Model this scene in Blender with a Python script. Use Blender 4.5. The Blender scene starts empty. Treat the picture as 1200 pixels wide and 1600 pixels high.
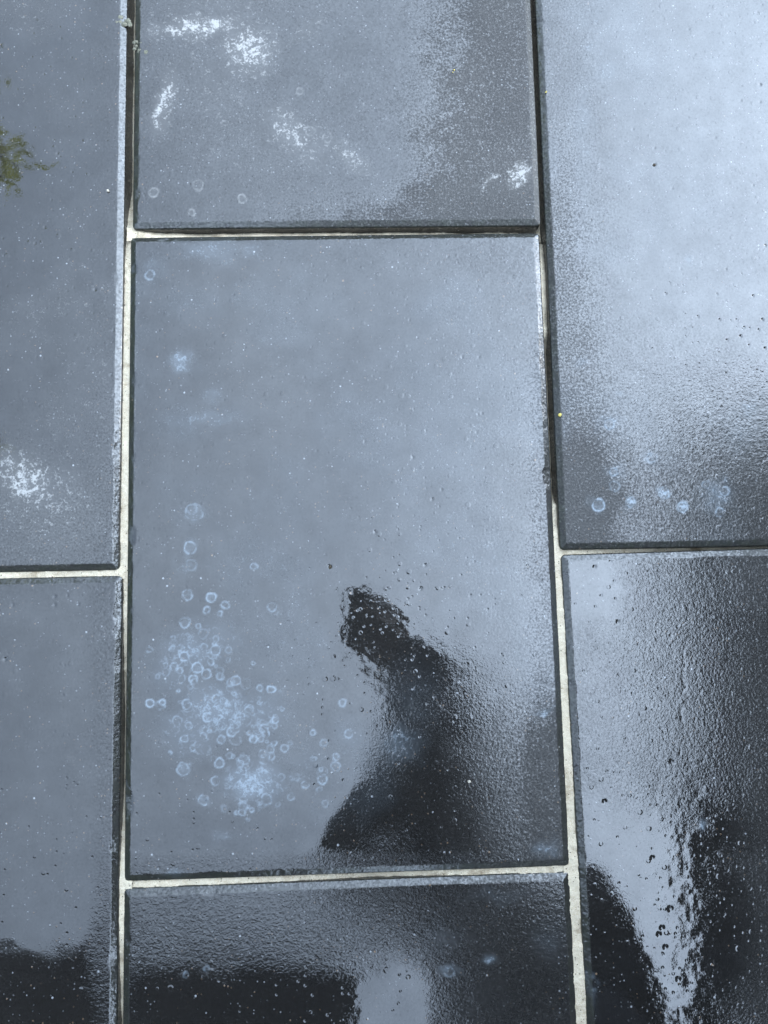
import bpy, bmesh, math, random
import numpy as np
from mathutils import Matrix, Vector

# ------------------------------------------------------------------ camera, sky, sun, exposure
SC = bpy.context.scene
COL = SC.collection
PITCH, ROLL, CAM_H, FPX = math.radians(6.057), math.radians(-1.487), 1.078, 1202.0
cam_rot = (Matrix.Rotation(ROLL, 3, 'Y') @ Matrix.Rotation(PITCH, 3, 'X'))
cam_data = bpy.data.cameras.new('camera')
cam = bpy.data.objects.new('camera', cam_data); COL.objects.link(cam)
cam.matrix_world = Matrix.Translation((0, 0, CAM_H)) @ cam_rot.to_4x4()
cam_data.sensor_fit = 'HORIZONTAL'; cam_data.sensor_width = 36.0
cam_data.lens = 36.0 * FPX / 1200.0
cam_data.clip_start = 0.005; cam_data.clip_end = 2000
SC.camera = cam

SUN_AZ, SUN_EL = math.radians(84), math.radians(34)      # azimuth clockwise from +Y
world = bpy.data.worlds.new('World'); SC.world = world; world.use_nodes = True
wn, wl = world.node_tree.nodes, world.node_tree.links
wn.clear()
wout = wn.new('ShaderNodeOutputWorld'); wbg = wn.new('ShaderNodeBackground')
sky = wn.new('ShaderNodeTexSky'); sky.sky_type = 'NISHITA'; sky.sun_disc = False
sky.sun_elevation = SUN_EL; sky.sun_rotation = SUN_AZ
sky.air_density = 1.0; sky.dust_density = 1.0; sky.ozone_density = 1.0
wtc = wn.new('ShaderNodeTexCoord'); wno = wn.new('ShaderNodeTexNoise')
wno.inputs['Scale'].default_value = 1.1; wno.inputs['Detail'].default_value = 3; wno.inputs['Roughness'].default_value = .52
wmr = wn.new('ShaderNodeMapRange'); wmr.inputs['From Min'].default_value = .38; wmr.inputs['From Max'].default_value = .72
wmr.inputs['To Min'].default_value = .30; wmr.inputs['To Max'].default_value = .55
wmix = wn.new('ShaderNodeMix'); wmix.data_type = 'RGBA'
# thin high cloud, brighter towards the sun because it scatters forwards
sdir = Vector((math.sin(SUN_AZ) * math.cos(SUN_EL), math.cos(SUN_AZ) * math.cos(SUN_EL), math.sin(SUN_EL)))
wnm = wn.new('ShaderNodeVectorMath'); wnm.operation = 'NORMALIZE'; wl.new(wtc.outputs['Generated'], wnm.inputs[0])
wdt = wn.new('ShaderNodeVectorMath'); wdt.operation = 'DOT_PRODUCT'; wl.new(wnm.outputs[0], wdt.inputs[0]); wdt.inputs[1].default_value = sdir
wha = wn.new('ShaderNodeMath'); wha.operation = 'MULTIPLY_ADD'; wl.new(wdt.outputs['Value'], wha.inputs[0]); wha.inputs[1].default_value = .5; wha.inputs[2].default_value = .5
wpw = wn.new('ShaderNodeMath'); wpw.operation = 'POWER'; wl.new(wha.outputs[0], wpw.inputs[0]); wpw.inputs[1].default_value = 5.0
wph = wn.new('ShaderNodeMath'); wph.operation = 'MULTIPLY_ADD'; wl.new(wpw.outputs[0], wph.inputs[0]); wph.inputs[1].default_value = 3.7; wph.inputs[2].default_value = .66
wcl = wn.new('ShaderNodeVectorMath'); wcl.operation = 'SCALE'; wcl.inputs[0].default_value = (9.45, 11.4, 13.9); wl.new(wph.outputs[0], wcl.inputs['Scale'])
wl.new(wcl.outputs[0], wmix.inputs[7])
wl.new(wtc.outputs['Generated'], wno.inputs['Vector']); wl.new(wno.outputs['Fac'], wmr.inputs['Value'])
wl.new(wmr.outputs['Result'], wmix.inputs[0]); wl.new(sky.outputs['Color'], wmix.inputs[6])
wl.new(wmix.outputs[2], wbg.inputs['Color']); wl.new(wbg.outputs['Background'], wout.inputs['Surface'])
wbg.inputs['Strength'].default_value = 0.12

sun_d = bpy.data.lights.new('sun', 'SUN'); sun = bpy.data.objects.new('sun', sun_d); COL.objects.link(sun)
sun_d.energy = 0.5; sun_d.angle = math.radians(22); sun_d.color = (1, .95, .87)
sun.rotation_euler = sdir.to_track_quat('Z', 'Y').to_euler(); sun.location = sdir * 30
vs = SC.view_settings
vs.view_transform = 'Standard'; vs.look = 'None'; vs.exposure = 1.80; vs.gamma = 1.0; vs.use_curve_mapping = False

# ------------------------------------------------------------------ helpers
rng = np.random.default_rng(7)
random.seed(5)

def vnoise(x, y, scale, seed=0):
    """2-D value noise in 0..1"""
    r = np.random.default_rng(seed); T = r.random((256, 256))
    X, Y = x * scale, y * scale
    i, j = np.floor(X).astype(int), np.floor(Y).astype(int)
    fx, fy = X - i, Y - j
    fx, fy = fx * fx * (3 - 2 * fx), fy * fy * (3 - 2 * fy)
    a, b = T[i % 256, j % 256], T[(i + 1) % 256, j % 256]
    c, d = T[i % 256, (j + 1) % 256], T[(i + 1) % 256, (j + 1) % 256]
    return (a * (1 - fx) + b * fx) * (1 - fy) + (c * (1 - fx) + d * fx) * fy

def fbm(x, y, scale, seed=0, octs=4):
    s, a, t = 0, .5, 0
    for k in range(octs):
        s = s + a * vnoise(x, y, scale * 2 ** k, seed + 17 * k); t += a; a *= .5
    return s / t

def sstep(a, b, v):
    t = np.clip((v - a) / (b - a), 0, 1)
    return t * t * (3 - 2 * t)

CR = np.array(cam_rot)
def to_px(x, y, z=0.0):
    """world point -> photo pixel (1200 x 1600)"""
    p = np.stack([x, y, np.zeros_like(x) + z - CAM_H]); q = np.tensordot(CR.T, p, 1)
    return 600 + FPX * q[0] / -q[2], 800 - FPX * q[1] / -q[2]

def to_ground(px, py, z=0.0):
    d = CR @ np.array([(px - 600) / FPX, -(py - 800) / FPX, -1.0])
    t = (CAM_H - z) / -d[2]
    return d[0] * t, d[1] * t

def link(name, mesh, mat=None, parent=None):
    o = bpy.data.objects.new(name, mesh); COL.objects.link(o)
    if mat: mesh.materials.append(mat)
    if parent: o.parent = parent
    return o

def tag(o, label=None, cat=None, group=None, kind=None):
    for k, v in (('label', label), ('category', cat), ('group', group), ('kind', kind)):
        if v: o[k] = v
    return o

def empty(name, loc=(0, 0, 0)):
    o = bpy.data.objects.new(name, None); COL.objects.link(o); o.location = loc; o.empty_display_size = .1
    return o

def grid_mesh(name, V, ni, nj, extra_faces=(), smooth=True):
    """V: (ni*nj (+more), 3) with the first ni*nj a grid, index i*nj+j"""
    I, J = np.meshgrid(np.arange(ni - 1), np.arange(nj - 1), indexing='ij')
    a = (I * nj + J).ravel()
    F = np.stack([a, a + nj, a + nj + 1, a + 1], 1)
    if len(extra_faces): F = np.concatenate([F, np.array(extra_faces)])
    me = bpy.data.meshes.new(name)
    me.vertices.add(len(V)); me.vertices.foreach_set('co', np.ascontiguousarray(V, dtype=np.float32).ravel())
    me.loops.add(F.size); me.loops.foreach_set('vertex_index', F.astype(np.int32).ravel())
    me.polygons.add(len(F))
    me.polygons.foreach_set('loop_start', np.arange(0, F.size, 4, dtype=np.int32))
    me.polygons.foreach_set('use_smooth', np.full(len(F), smooth))
    me.update(calc_edges=True); me.validate()
    return me

def pydata(name, verts, faces, smooth=False):
    me = bpy.data.meshes.new(name); me.from_pydata([tuple(v) for v in verts], [], faces)
    if smooth: me.polygons.foreach_set('use_smooth', [True] * len(me.polygons))
    me.update(); return me

def box_bm(bm, c, s, bev=0):
    g = bmesh.ops.create_cube(bm, size=1.0, matrix=Matrix.Translation(c) @ Matrix.Diagonal((s[0], s[1], s[2], 1)))
    if bev:
        es = list({e for v in g['verts'] for e in v.link_edges})
        bmesh.ops.bevel(bm, geom=es, offset=bev, segments=2, profile=.5, affect='EDGES')

def box(name, c, s, mat, parent=None, bev=0):
    bm = bmesh.new(); box_bm(bm, c, s, bev)
    me = bpy.data.meshes.new(name); bm.to_mesh(me); bm.free()
    return link(name, me, mat, parent)

# ------------------------------------------------------------------ materials
def new_mat(name):
    m = bpy.data.materials.new(name); m.use_nodes = True
    return m, m.node_tree.nodes, m.node_tree.links, m.node_tree.nodes['Principled BSDF']

class NT:
    """small node helper"""
    def __init__(s, nodes, links): s.n, s.l = nodes, links
    def put(s, sock, v):
        if hasattr(v, 'links') or isinstance(v, bpy.types.NodeSocket): s.l.new(v, sock)
        else: sock.default_value = v
    def math(s, op, a, b=0.0, c=None, clamp=False):
        n = s.n.new('ShaderNodeMath'); n.operation = op; n.use_clamp = clamp
        s.put(n.inputs[0], a); s.put(n.inputs[1], b)
        if c is not None: s.put(n.inputs[2], c)
        return n.outputs[0]
    def rng(s, v, a, b, c=0.0, d=1.0, smooth=False):
        n = s.n.new('ShaderNodeMapRange')
        if smooth: n.interpolation_type = 'SMOOTHSTEP'
        s.put(n.inputs['Value'], v); s.put(n.inputs['From Min'], a); s.put(n.inputs['From Max'], b)
        s.put(n.inputs['To Min'], c); s.put(n.inputs['To Max'], d)
        return n.outputs['Result']
    def mix(s, f, a, b):
        n = s.n.new('ShaderNodeMix'); n.data_type = 'RGBA'
        s.put(n.inputs[0], f); s.put(n.inputs[6], a); s.put(n.inputs[7], b)
        return n.outputs[2]
    def lerp(s, f, a, b):
        n = s.n.new('ShaderNodeMix'); n.data_type = 'FLOAT'
        s.put(n.inputs[0], f); s.put(n.inputs[2], a); s.put(n.inputs[3], b)
        return n.outputs[0]
    def noise(s, vec, scale, detail=2.0, rough=.5, dist=0.0):
        n = s.n.new('ShaderNodeTexNoise'); s.put(n.inputs['Vector'], vec)
        n.inputs['Scale'].default_value = scale; n.inputs['Detail'].default_value = detail
        n.inputs['Roughness'].default_value = rough; n.inputs['Distortion'].default_value = dist
        return n.outputs['Fac']
    def voro(s, vec, scale, rand=1.0, feature='F1'):
        n = s.n.new('ShaderNodeTexVoronoi'); n.feature = feature; s.put(n.inputs['Vector'], vec)
        n.inputs['Scale'].default_value = scale; n.inputs['Randomness'].default_value = rand
        return n
    def sep(s, c):
        n = s.n.new('ShaderNodeSeparateColor'); s.put(n.inputs[0], c); return n.outputs
    def bump(s, h, dist, strength=1.0, normal=None):
        n = s.n.new('ShaderNodeBump'); s.put(n.inputs['Height'], h)
        n.inputs['Distance'].default_value = dist; s.put(n.inputs['Strength'], strength)
        if normal: s.l.new(normal, n.inputs['Normal'])
        return n.outputs['Normal']

def slab_material():
    m, n, l, b = new_mat('wet_slab'); T = NT(n, l)
    P = n.new('ShaderNodeNewGeometry').outputs['Position']
    a1 = n.new('ShaderNodeAttribute'); a1.attribute_name = 'paint'
    a2 = n.new('ShaderNodeAttribute'); a2.attribute_name = 'paint2'
    stain, film, dry = T.sep(a1.outputs['Color'])[:3]
    ring, algae, pit = T.sep(a2.outputs['Color'])[:3]
    grain = T.noise(P, 330, 2, .6); mid = T.noise(P, 95, 3, .6, .5); low = T.noise(P, 9, 3, .55)
    # ---- colour of the stone
    col = T.mix(T.rng(low, .35, .7), (.0066, .0059, .0052, 1), (.0100, .0090, .0078, 1))
    col = T.mix(T.rng(grain, .55, .8, 0, .6), col, (.027, .0245, .022, 1))
    drycol = T.mix(T.rng(grain, .35, .7), (.0085, .0078, .0070, 1), (.030, .0275, .0245, 1))
    col = T.mix(dry, col, drycol)
    patch = T.noise(P, 24, 3, .6)
    # light aggregate grains
    v1 = T.voro(P, 230); c1 = T.sep(v1.outputs['Color'])
    s1 = T.math('MULTIPLY', T.rng(v1.outputs['Distance'], .32, .14), T.math('LESS_THAN', c1[0], .22))
    v2 = T.voro(P, 95); c2 = T.sep(v2.outputs['Color'])
    s2 = T.math('MULTIPLY', T.rng(v2.outputs['Distance'], .17, .08), T.math('LESS_THAN', c2[1], .07))
    sp = T.math('MAXIMUM', T.math('MULTIPLY', s1, T.math('MULTIPLY', T.rng(c1[1], 0, 1, .06, .9), T.rng(patch, .38, .66, .15, 1.0))), T.math('MULTIPLY', s2, T.rng(c2[2], 0, 1, .3, 1)))
    spcol = T.mix(T.math('GREATER_THAN', c1[2], .85), (.26, .27, .28, 1), (.20, .13, .075, 1))
    col = T.mix(sp, col, spcol)
    # lime bloom: hard grainy flecks inside the soft painted extent
    blue = a1.outputs['Alpha']
    wob = T.math('ADD', T.math('MULTIPLY', grain, .36), T.math('MULTIPLY', mid, .64))
    edge = T.math('SUBTRACT', .60, T.math('MULTIPLY', stain, .24))
    st = T.math('MULTIPLY', T.rng(wob, edge, T.math('ADD', edge, .17), 0, 1, True), T.math('MULTIPLY', T.rng(stain, .03, .6, 0, 1), T.rng(blue, 0, 1, 1, .55)), clamp=True)
    st = T.math('ADD', st, T.math('MULTIPLY', T.math('POWER', stain, 1.4), T.rng(blue, 0, 1, .34, .52)), clamp=True)
    rg = T.math('MULTIPLY', ring, T.rng(mid, .36, .58, .2, 1.25), clamp=True)
    white = T.math('MAXIMUM', st, rg)
    col = T.mix(T.math('MULTIPLY', white, .92), col, T.mix(blue, (.33, .325, .31, 1), (.25, .295, .335, 1)))
    # green film on the arrises
    al = T.math('MULTIPLY', algae, T.rng(mid, .3, .65), clamp=True)
    col = T.mix(al, col, T.mix(T.rng(grain, .4, .65), (.013, .016, .010, 1), (.030, .031, .020, 1)))
    l.new(col, b.inputs['Base Color'])
    # ---- relief
    rough_amt = T.math('SUBTRACT', 1.0, film, clamp=True)
    peel = T.math('ADD', T.math('MULTIPLY', T.noise(P, 310, 2, .6, .5), .62), T.math('MULTIPLY', T.noise(P, 150, 1, .5, .3), .45))
    peel_h = T.math('MULTIPLY', peel, T.rng(rough_amt, 0, 1, .018, .85))
    vp = T.voro(P, 105); cp = T.sep(vp.outputs['Color'])
    pits = T.math('MULTIPLY', T.rng(vp.outputs['Distance'], .05, .26, -1, 0, True), T.math('LESS_THAN', cp[0], T.rng(pit, 0, 1, .06, .6)))
    rad = T.rng(c2[0], 0, 1, .08, .45)
    bub = T.math('MULTIPLY', T.rng(T.math('DIVIDE', v2.outputs['Distance'], rad), .5, 1.0, 1, 0, True), T.math('GREATER_THAN', c2[1], T.rng(pit, .08, .75, .97, .70)))
    wet_h = T.math('ADD', T.math('ADD', peel_h, T.math('MULTIPLY', pits, .34)), T.math('ADD', T.math('MULTIPLY', bub, .28), T.math('MULTIPLY', white, .10)))
    wet_h = T.math('ADD', T.math('ADD', wet_h, T.math('MULTIPLY', sp, .09)), T.math('MULTIPLY', T.rng(grain, .56, .70, 0, 1, True), T.math('MULTIPLY', T.rng(low, .35, .65, .015, .05), T.rng(film, .85, 1.0, 1.0, .25))))
    wn_ = T.bump(wet_h, .00060)
    l.new(wn_, b.inputs['Coat Normal'])
    l.new(T.bump(T.math('ADD', grain, mid), .0006), b.inputs['Normal'])
    b.inputs['Roughness'].default_value = .6
    l.new(T.rng(dry, 0, 1, .12, .45), b.inputs['Specular IOR Level'])
    thr = T.rng(dry, 0, 1, .16, .56)
    wetness = T.math('MULTIPLY', T.rng(T.math('ADD', T.math('MULTIPLY', grain, .88), T.math('MULTIPLY', mid, .12)), thr, T.math('ADD', thr, .24), T.rng(dry, .2, .9, .6, .16), 1), T.rng(white, 0, 1, 1, .6))
    wetness = T.math('MULTIPLY', wetness, T.math('MULTIPLY', T.rng(grain, .36, .62, T.rng(film, .3, .9, .74, .93), 1.0), T.rng(patch, .3, .7, .85, 1.0)))
    l.new(wetness, b.inputs['Coat Weight'])
    l.new(T.math('ADD', T.rng(rough_amt, 0, 1, .008, .10), T.math('MULTIPLY', dry, .12)), b.inputs['Coat Roughness'])
    b.inputs['Coat IOR'].default_value = 1.9
    return m

def sand_material():
    m, n, l, b = new_mat('joint_sand'); T = NT(n, l)
    P = n.new('ShaderNodeNewGeometry').outputs['Position']
    g = T.noise(P, 700, 3, .6); k = T.noise(P, 60, 4, .6)
    col = T.mix(T.rng(k, .35, .7), (.54, .465, .33, 1), (.40, .31, .20, 1))
    col = T.mix(T.rng(g, .35, .7), col, (.64, .57, .45, 1))
    v = T.voro(P, 330); c = T.sep(v.outputs['Color'])
    d = T.math('MULTIPLY', T.rng(v.outputs['Distance'], .3, .2), T.math('LESS_THAN', c[0], .13))
    col = T.mix(T.rng(T.noise(P, 28, 4, .7), .54, .72, 0, .75), col, (.20, .145, .085, 1))
    col = T.mix(d, col, (.035, .028, .02, 1))
    l.new(col, b.inputs['Base Color']); b.inputs['Roughness'].default_value = .9
    b.inputs['Specular IOR Level'].default_value = .25
    l.new(T.bump(g, .0008), b.inputs['Normal'])
    return m

def plain(name, c1, c2, scale, rough=.8, bump=0.0, spec=.4):
    m, n, l, b = new_mat(name); T = NT(n, l)
    P = n.new('ShaderNodeTexCoord').outputs['Object']
    f = T.noise(P, scale, 4, .6)
    l.new(T.mix(T.rng(f, .3, .7), (*c1, 1), (*c2, 1)), b.inputs['Base Color'])
    b.inputs['Roughness'].default_value = rough; b.inputs['Specular IOR Level'].default_value = spec
    if bump: l.new(T.bump(f, bump), b.inputs['Normal'])
    return m

def leafy(m, k):
    n, l = m.node_tree.nodes, m.node_tree.links
    b = n['Principled BSDF']; t = n.new('ShaderNodeBsdfTranslucent'); x = n.new('ShaderNodeMixShader')
    l.new(b.inputs['Base Color'].links[0].from_socket, t.inputs['Color']); x.inputs[0].default_value = k
    l.new(b.outputs[0], x.inputs[1]); l.new(t.outputs[0], x.inputs[2]); l.new(x.outputs[0], n['Material Output'].inputs['Surface'])

M_SLAB, M_SAND = slab_material(), sand_material()
M = dict(
    bed=plain('bedding', (.05, .045, .038), (.09, .08, .065), 120, .95, .002),
    lawn=plain('lawn', (.035, .06, .018), (.06, .085, .03), 14, .95, .01),
    brick=plain('dark_render', (.055, .054, .053), (.078, .076, .074), 6, .9, .002),
    board=plain('stained_timber', (.038, .036, .034), (.06, .057, .054), 9, .7, .001),
    roof=plain('roof_felt', (.03, .03, .032), (.05, .05, .052), 20, .8, .002),
    trim=plain('dark_trim', (.03, .031, .033), (.04, .041, .043), 5, .4),
    glass=plain('window_glass', (.02, .022, .025), (.025, .027, .03), 2, .05, 0, .6),
    bark=plain('bark', (.07, .055, .04), (.12, .10, .075), 18, .95, .01),
    leaf=plain('leaf', (.27, .28, .05), (.38, .37, .08), 3, .55),
    added_hedge=plain('hedge_leaf', (.025, .045, .014), (.05, .075, .025), 5, .6),
    cloth=plain('dark_cloth', (.016, .017, .020), (.026, .027, .031), 60, .9, .0005),
    denim=plain('denim', (.022, .026, .038), (.035, .04, .055), 120, .9, .0005),
    skin=plain('skin', (.17, .105, .075), (.20, .125, .09), 30, .55),
    hair=plain('hair', (.03, .02, .014), (.06, .04, .028), 90, .6, .001),
    shoe=plain('shoe_leather', (.02, .018, .016), (.035, .03, .027), 40, .5),
    phone=plain('phone_body', (.015, .015, .017), (.02, .02, .022), 20, .3),
    screen=plain('phone_screen', (.008, .008, .009), (.012, .012, .013), 2, .08),
    moss=plain('moss', (.10, .105, .075), (.20, .19, .15), 300, .95),
    petal=plain('petal', (.55, .44, .08), (.62, .52, .16), 200, .6),
    crumb=plain('crumb', (.40, .36, .29), (.5, .46, .39), 300, .9),
    dark=plain('pit_grain', (.045, .035, .025), (.09, .07, .045), 300, .8),
)

leafy(M['leaf'], .65); leafy(M['added_hedge'], .3)

# ------------------------------------------------------------------ ground and paving
ZBED = -.048
ground = link('ground', pydata('ground', [(-400, -400, -.075), (400, -400, -.075), (400, 400, -.075), (-400, 400, -.075)], [(0, 1, 2, 3)]), M['lawn'])
tag(ground, kind='structure')
paving = link('paving', pydata('paving', [(-4.3, -4.3, ZBED), (4.3, -4.3, ZBED), (4.3, 4.6, ZBED), (-4.3, 4.6, ZBED)], [(0, 1, 2, 3)]), M['bed'])
tag(paving, kind='structure')

SW, SH, BEV, DROP, THICK = .6, .9, .0092, .0042, .045
# name: centre x, y, yaw, tilt about x (deg, + raises far edge), tilt about y (deg, + lowers right edge), dz
SLABS = {
    'M1': (-.0306, .0744, .0249, 0.0, 0.0, 0),
    'M0': (-.0493, .9847, .0225, 0.0, 0.0, .0012),
    'M2': (-.0078, -.8332, .0265, 0.0, 0.0, -.0006),
    'R1': (.5674, .5177, .0215, 0.0, 0.0, .0010),
    'R2': (.5927, -.3853, .0318, 0.0, 0.0, -.0004),
    'L1': (-.6501, .4762, .0214, 0.0, 0.0, .0006),
    'L2': (-.6248, -.4318, .0237, 0.0, 0.0, 0),
}
SLAB_LABEL = {
    'M1': 'whole slab in the middle with bluish lime rings and a dark standing reflection',
    'M0': 'slab at the top middle with white lime smears and a dull drying right side',
    'M2': 'slab at the bottom middle with dark reflections either side of a sky strip',
    'R1': 'slab at the upper right with the brightest sky reflection and black pits',
    'R2': 'slab at the lower right with a wedge of sky reflected between dark shapes',
    'L1': 'slab at the upper left with a chalky white patch near its lower end',
    'L2': 'slab at the lower left with a wavy dark reflection at the bottom',
}

# ---- everything below is measured on the photograph in pixels and lies on the slabs
# soft lime stains: slab, px, py, rx, ry, angle, strength
STAINS = [
    ('M0', 312, 42, 52, 15, -4, 1.0), ('M0', 388, 78, 34, 30, 25, .9), ('M0', 256, 165, 13, 38, 14, .85), ('M0', 243, 45, 16, 16, 0, .55),
    ('M0', 330, 120, 90, 70, 20, .32), ('M0', 455, 205, 42, 22, 40, .75), ('M0', 480, 225, 45, 30, 40, .5), ('M0', 545, 245, 30, 12, 38, .7),
    ('M0', 400, 220, 120, 70, 20, .28), ('M0', 470, 190, 16, 8, 30, .7), ('M0', 330, 10, 90, 20, 0, .35), ('M0', 480, 45, 40, 12, -40, .4),
    ('M0', 812, 270, 12, 14, 30, 1.1), ('M0', 764, 289, 13, 5, -45, 1.0), ('M0', 836, 200, 7, 50, 0, .45), ('M0', 740, 290, 9, 5, 0, .5),
    ('M0', 725, 120, 30, 26, 0, .3), ('M0', 700, 140, 8, 8, 0, .3),
    ('L1', 40, 752, 38, 32, 25, .95), ('L1', 60, 775, 75, 60, 25, .55), ('L1', 30, 720, 50, 22, 0, .5), ('L1', 110, 800, 40, 40, 0, .38), ('L1', 40, 850, 60, 30, 0, .32),
    ('L1', 130, 600, 30, 60, 0, .2), ('L1', 60, 150, 80, 60, 0, .16),
    ('M1', 300, 1020, 50, 34, 10, .50), ('M1', 340, 1110, 62, 44, 10, .60), ('M1', 395, 1222, 46, 32, 5, .75), ('M1', 300, 1140, 60, 50, 0, .40),
    ('M1', 410, 1110, 50, 45, 0, .40), ('M1', 270, 1050, 40, 50, 0, .35), ('M1', 340, 1000, 50, 40, 0, .32), ('M1', 286, 566, 17, 18, 0, .6),
    ('M1', 330, 617, 18, 12, 0, .35), ('M1', 325, 652, 60, 14, 0, .35), ('M1', 285, 660, 40, 30, 0, .28), ('M1', 303, 800, 18, 16, 0, .45),
    ('M1', 296, 858, 10, 18, 0, .4), ('M1', 293, 886, 12, 9, 0, .38), ('M1', 325, 390, 50, 22, 0, .42), ('M1', 390, 392, 22, 14, 0, .35),
    ('M1', 300, 470, 60, 30, 0, .2), ('M1', 240, 420, 20, 30, 0, .3), ('M1', 620, 1165, 34, 30, 0, .5), ('M1', 545, 1150, 30, 30, 0, .32),
    ('M1', 480, 1190, 50, 40, 0, .25), ('M1', 318, 1252, 11, 9, 0, .6), ('M1', 285, 1205, 9, 9, 0, .6), ('M1', 348, 1310, 14, 9, 0, .35), ('M1', 270, 1368, 16, 6, 0, .45),
    ('M1', 850, 1108, 14, 5, 0, .7), ('M1', 855, 1328, 22, 14, 0, .5), ('M1', 460, 1215, 12, 9, 0, .4),
    ('M1', 300, 330, 60, 20, 0, .2), ('M1', 640, 1090, 50, 60, 0, .2),
    ('R1', 985, 786, 9, 8, 0, .9), ('R1', 1037, 771, 9, 8, 0, .95), ('R1', 1067, 792, 9, 9, 0, 1.0), ('R1', 1120, 775, 26, 24, 30, .55),
    ('R1', 1018, 714, 16, 11, 0, .45), ('R1', 950, 660, 26, 10, 0, .5), ('R1', 970, 620, 9, 6, 0, .5), ('R1', 905, 560, 10, 8, 0, .5),
    ('R1', 1075, 405, 8, 11, 0, .5), ('R1', 925, 78, 12, 10, 0, .4), ('R1', 950, 112, 26, 22, 0, .35), ('R1', 912, 180, 18, 40, 0, .3),
    ('R1', 1170, 640, 12, 9, 0, .4), ('R1', 1150, 680, 30, 30, 0, .25), ('R1', 960, 740, 20, 14, 0, .35), ('R1', 935, 788, 14, 10, 0, .4), ('R1', 910, 250, 16, 120, 0, .2),
    ('M2', 766, 1497, 13, 8, 0, .6), ('M2', 702, 1520, 14, 10, 0, .6), ('M2', 690, 1470, 40, 30, 0, .15), ('M2', 860, 1470, 30, 30, 0, .2), ('M2', 780, 1400, 60, 12, 0, .18),
    ('L2', 40, 960, 60, 40, 0, .12), ('L2', 110, 1180, 10, 8, 0, .3),
    ('R2', 925, 1540, 5, 28, -10, .55), ('R2', 1100, 1295, 6, 8, 0, .7),
]
# ring marks: slab, px, py, radius, strength
RINGS = [('M1', x, y, r, s) for x, y, r, s in [
    (235, 1098, 6, .8), (254, 1098, 5, .8), (291, 1100, 7, .8), (424, 1077, 6, .95), (406, 1075, 5, .6), (349, 1095, 5, .8), (338, 1092, 7, .8),
    (324, 1121, 7, .8), (361, 1143, 7, .9), (330, 1099, 6, .7), (288, 1026, 7, .8), (272, 1042, 6, .8), (308, 1044, 8, .8), (279, 1048, 5, .7),
    (302, 1062, 6, .7), (337, 1016, 7, .7), (390, 1108, 6, .7), (412, 1138, 6, .8), (416, 1147, 5, .8), (396, 1155, 6, .8), (429, 1125, 5, .8),
    (423, 1171, 6, .6), (387, 1228, 8, .95), (380, 1259, 6, .8), (476, 1227, 5, .6), (504, 1218, 7, .7), (297, 856, 9, .6), (293, 930, 8, .6),
    (330, 933, 7, .8), (425, 949, 6, .5), (397, 885, 5, .5), (545, 1147, 6, .6), (318, 1250, 7, .6), (336, 1220, 7, .5), (286, 1203, 9, .6),
    (303, 800, 13, .45), (368, 1064, 7, .6), (535, 1098, 5, .5), (300, 795, 8, .4), (345, 1155, 6, .6), (455, 1245, 5, .4), (234, 430, 7, .6)]] + [
    ('R1', x, y, r, s) for x, y, r, s in [(935, 789, 9, .95), (985, 785, 7, .7), (1037, 770, 8, .8), (1067, 792, 8, .8), (958, 737, 6, .7), (952, 663, 7, .7),
    (1125, 800, 7, .6), (1132, 768, 7, .6), (1018, 716, 7, .5), (1104, 757, 6, .4), (960, 760, 8, .35)]] + [
    ('M0', x, y, r, s) for x, y, r, s in [(310, 290, 8, .5), (378, 311, 6, .75), (240, 301, 7, .6), (512, 215, 7, .5), (485, 205, 7, .5), (300, 332, 5, .6), (468, 143, 5, .4)]] + [
    ('M2', x, y, r, s) for x, y, r, s in [(290, 1524, 4, .5), (322, 1513, 4, .5), (702, 1519, 8, .4)]]
_r = random.Random(3)
for cx_, cy_, sd, n_ in ((300, 1030, 28, 34), (335, 1110, 36, 70), (392, 1220, 27, 46), (410, 1130, 26, 26), (480, 1190, 40, 14), (330, 960, 30, 8), (300, 1170, 25, 10)):
    for _ in range(n_):
        RINGS.append(('M1', cx_ + _r.gauss(0, sd), cy_ + _r.gauss(0, sd), _r.choice((2.4, 3, 3.6, 4.5, 5.5, 7.5)), _r.uniform(.2, .7)))
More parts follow.
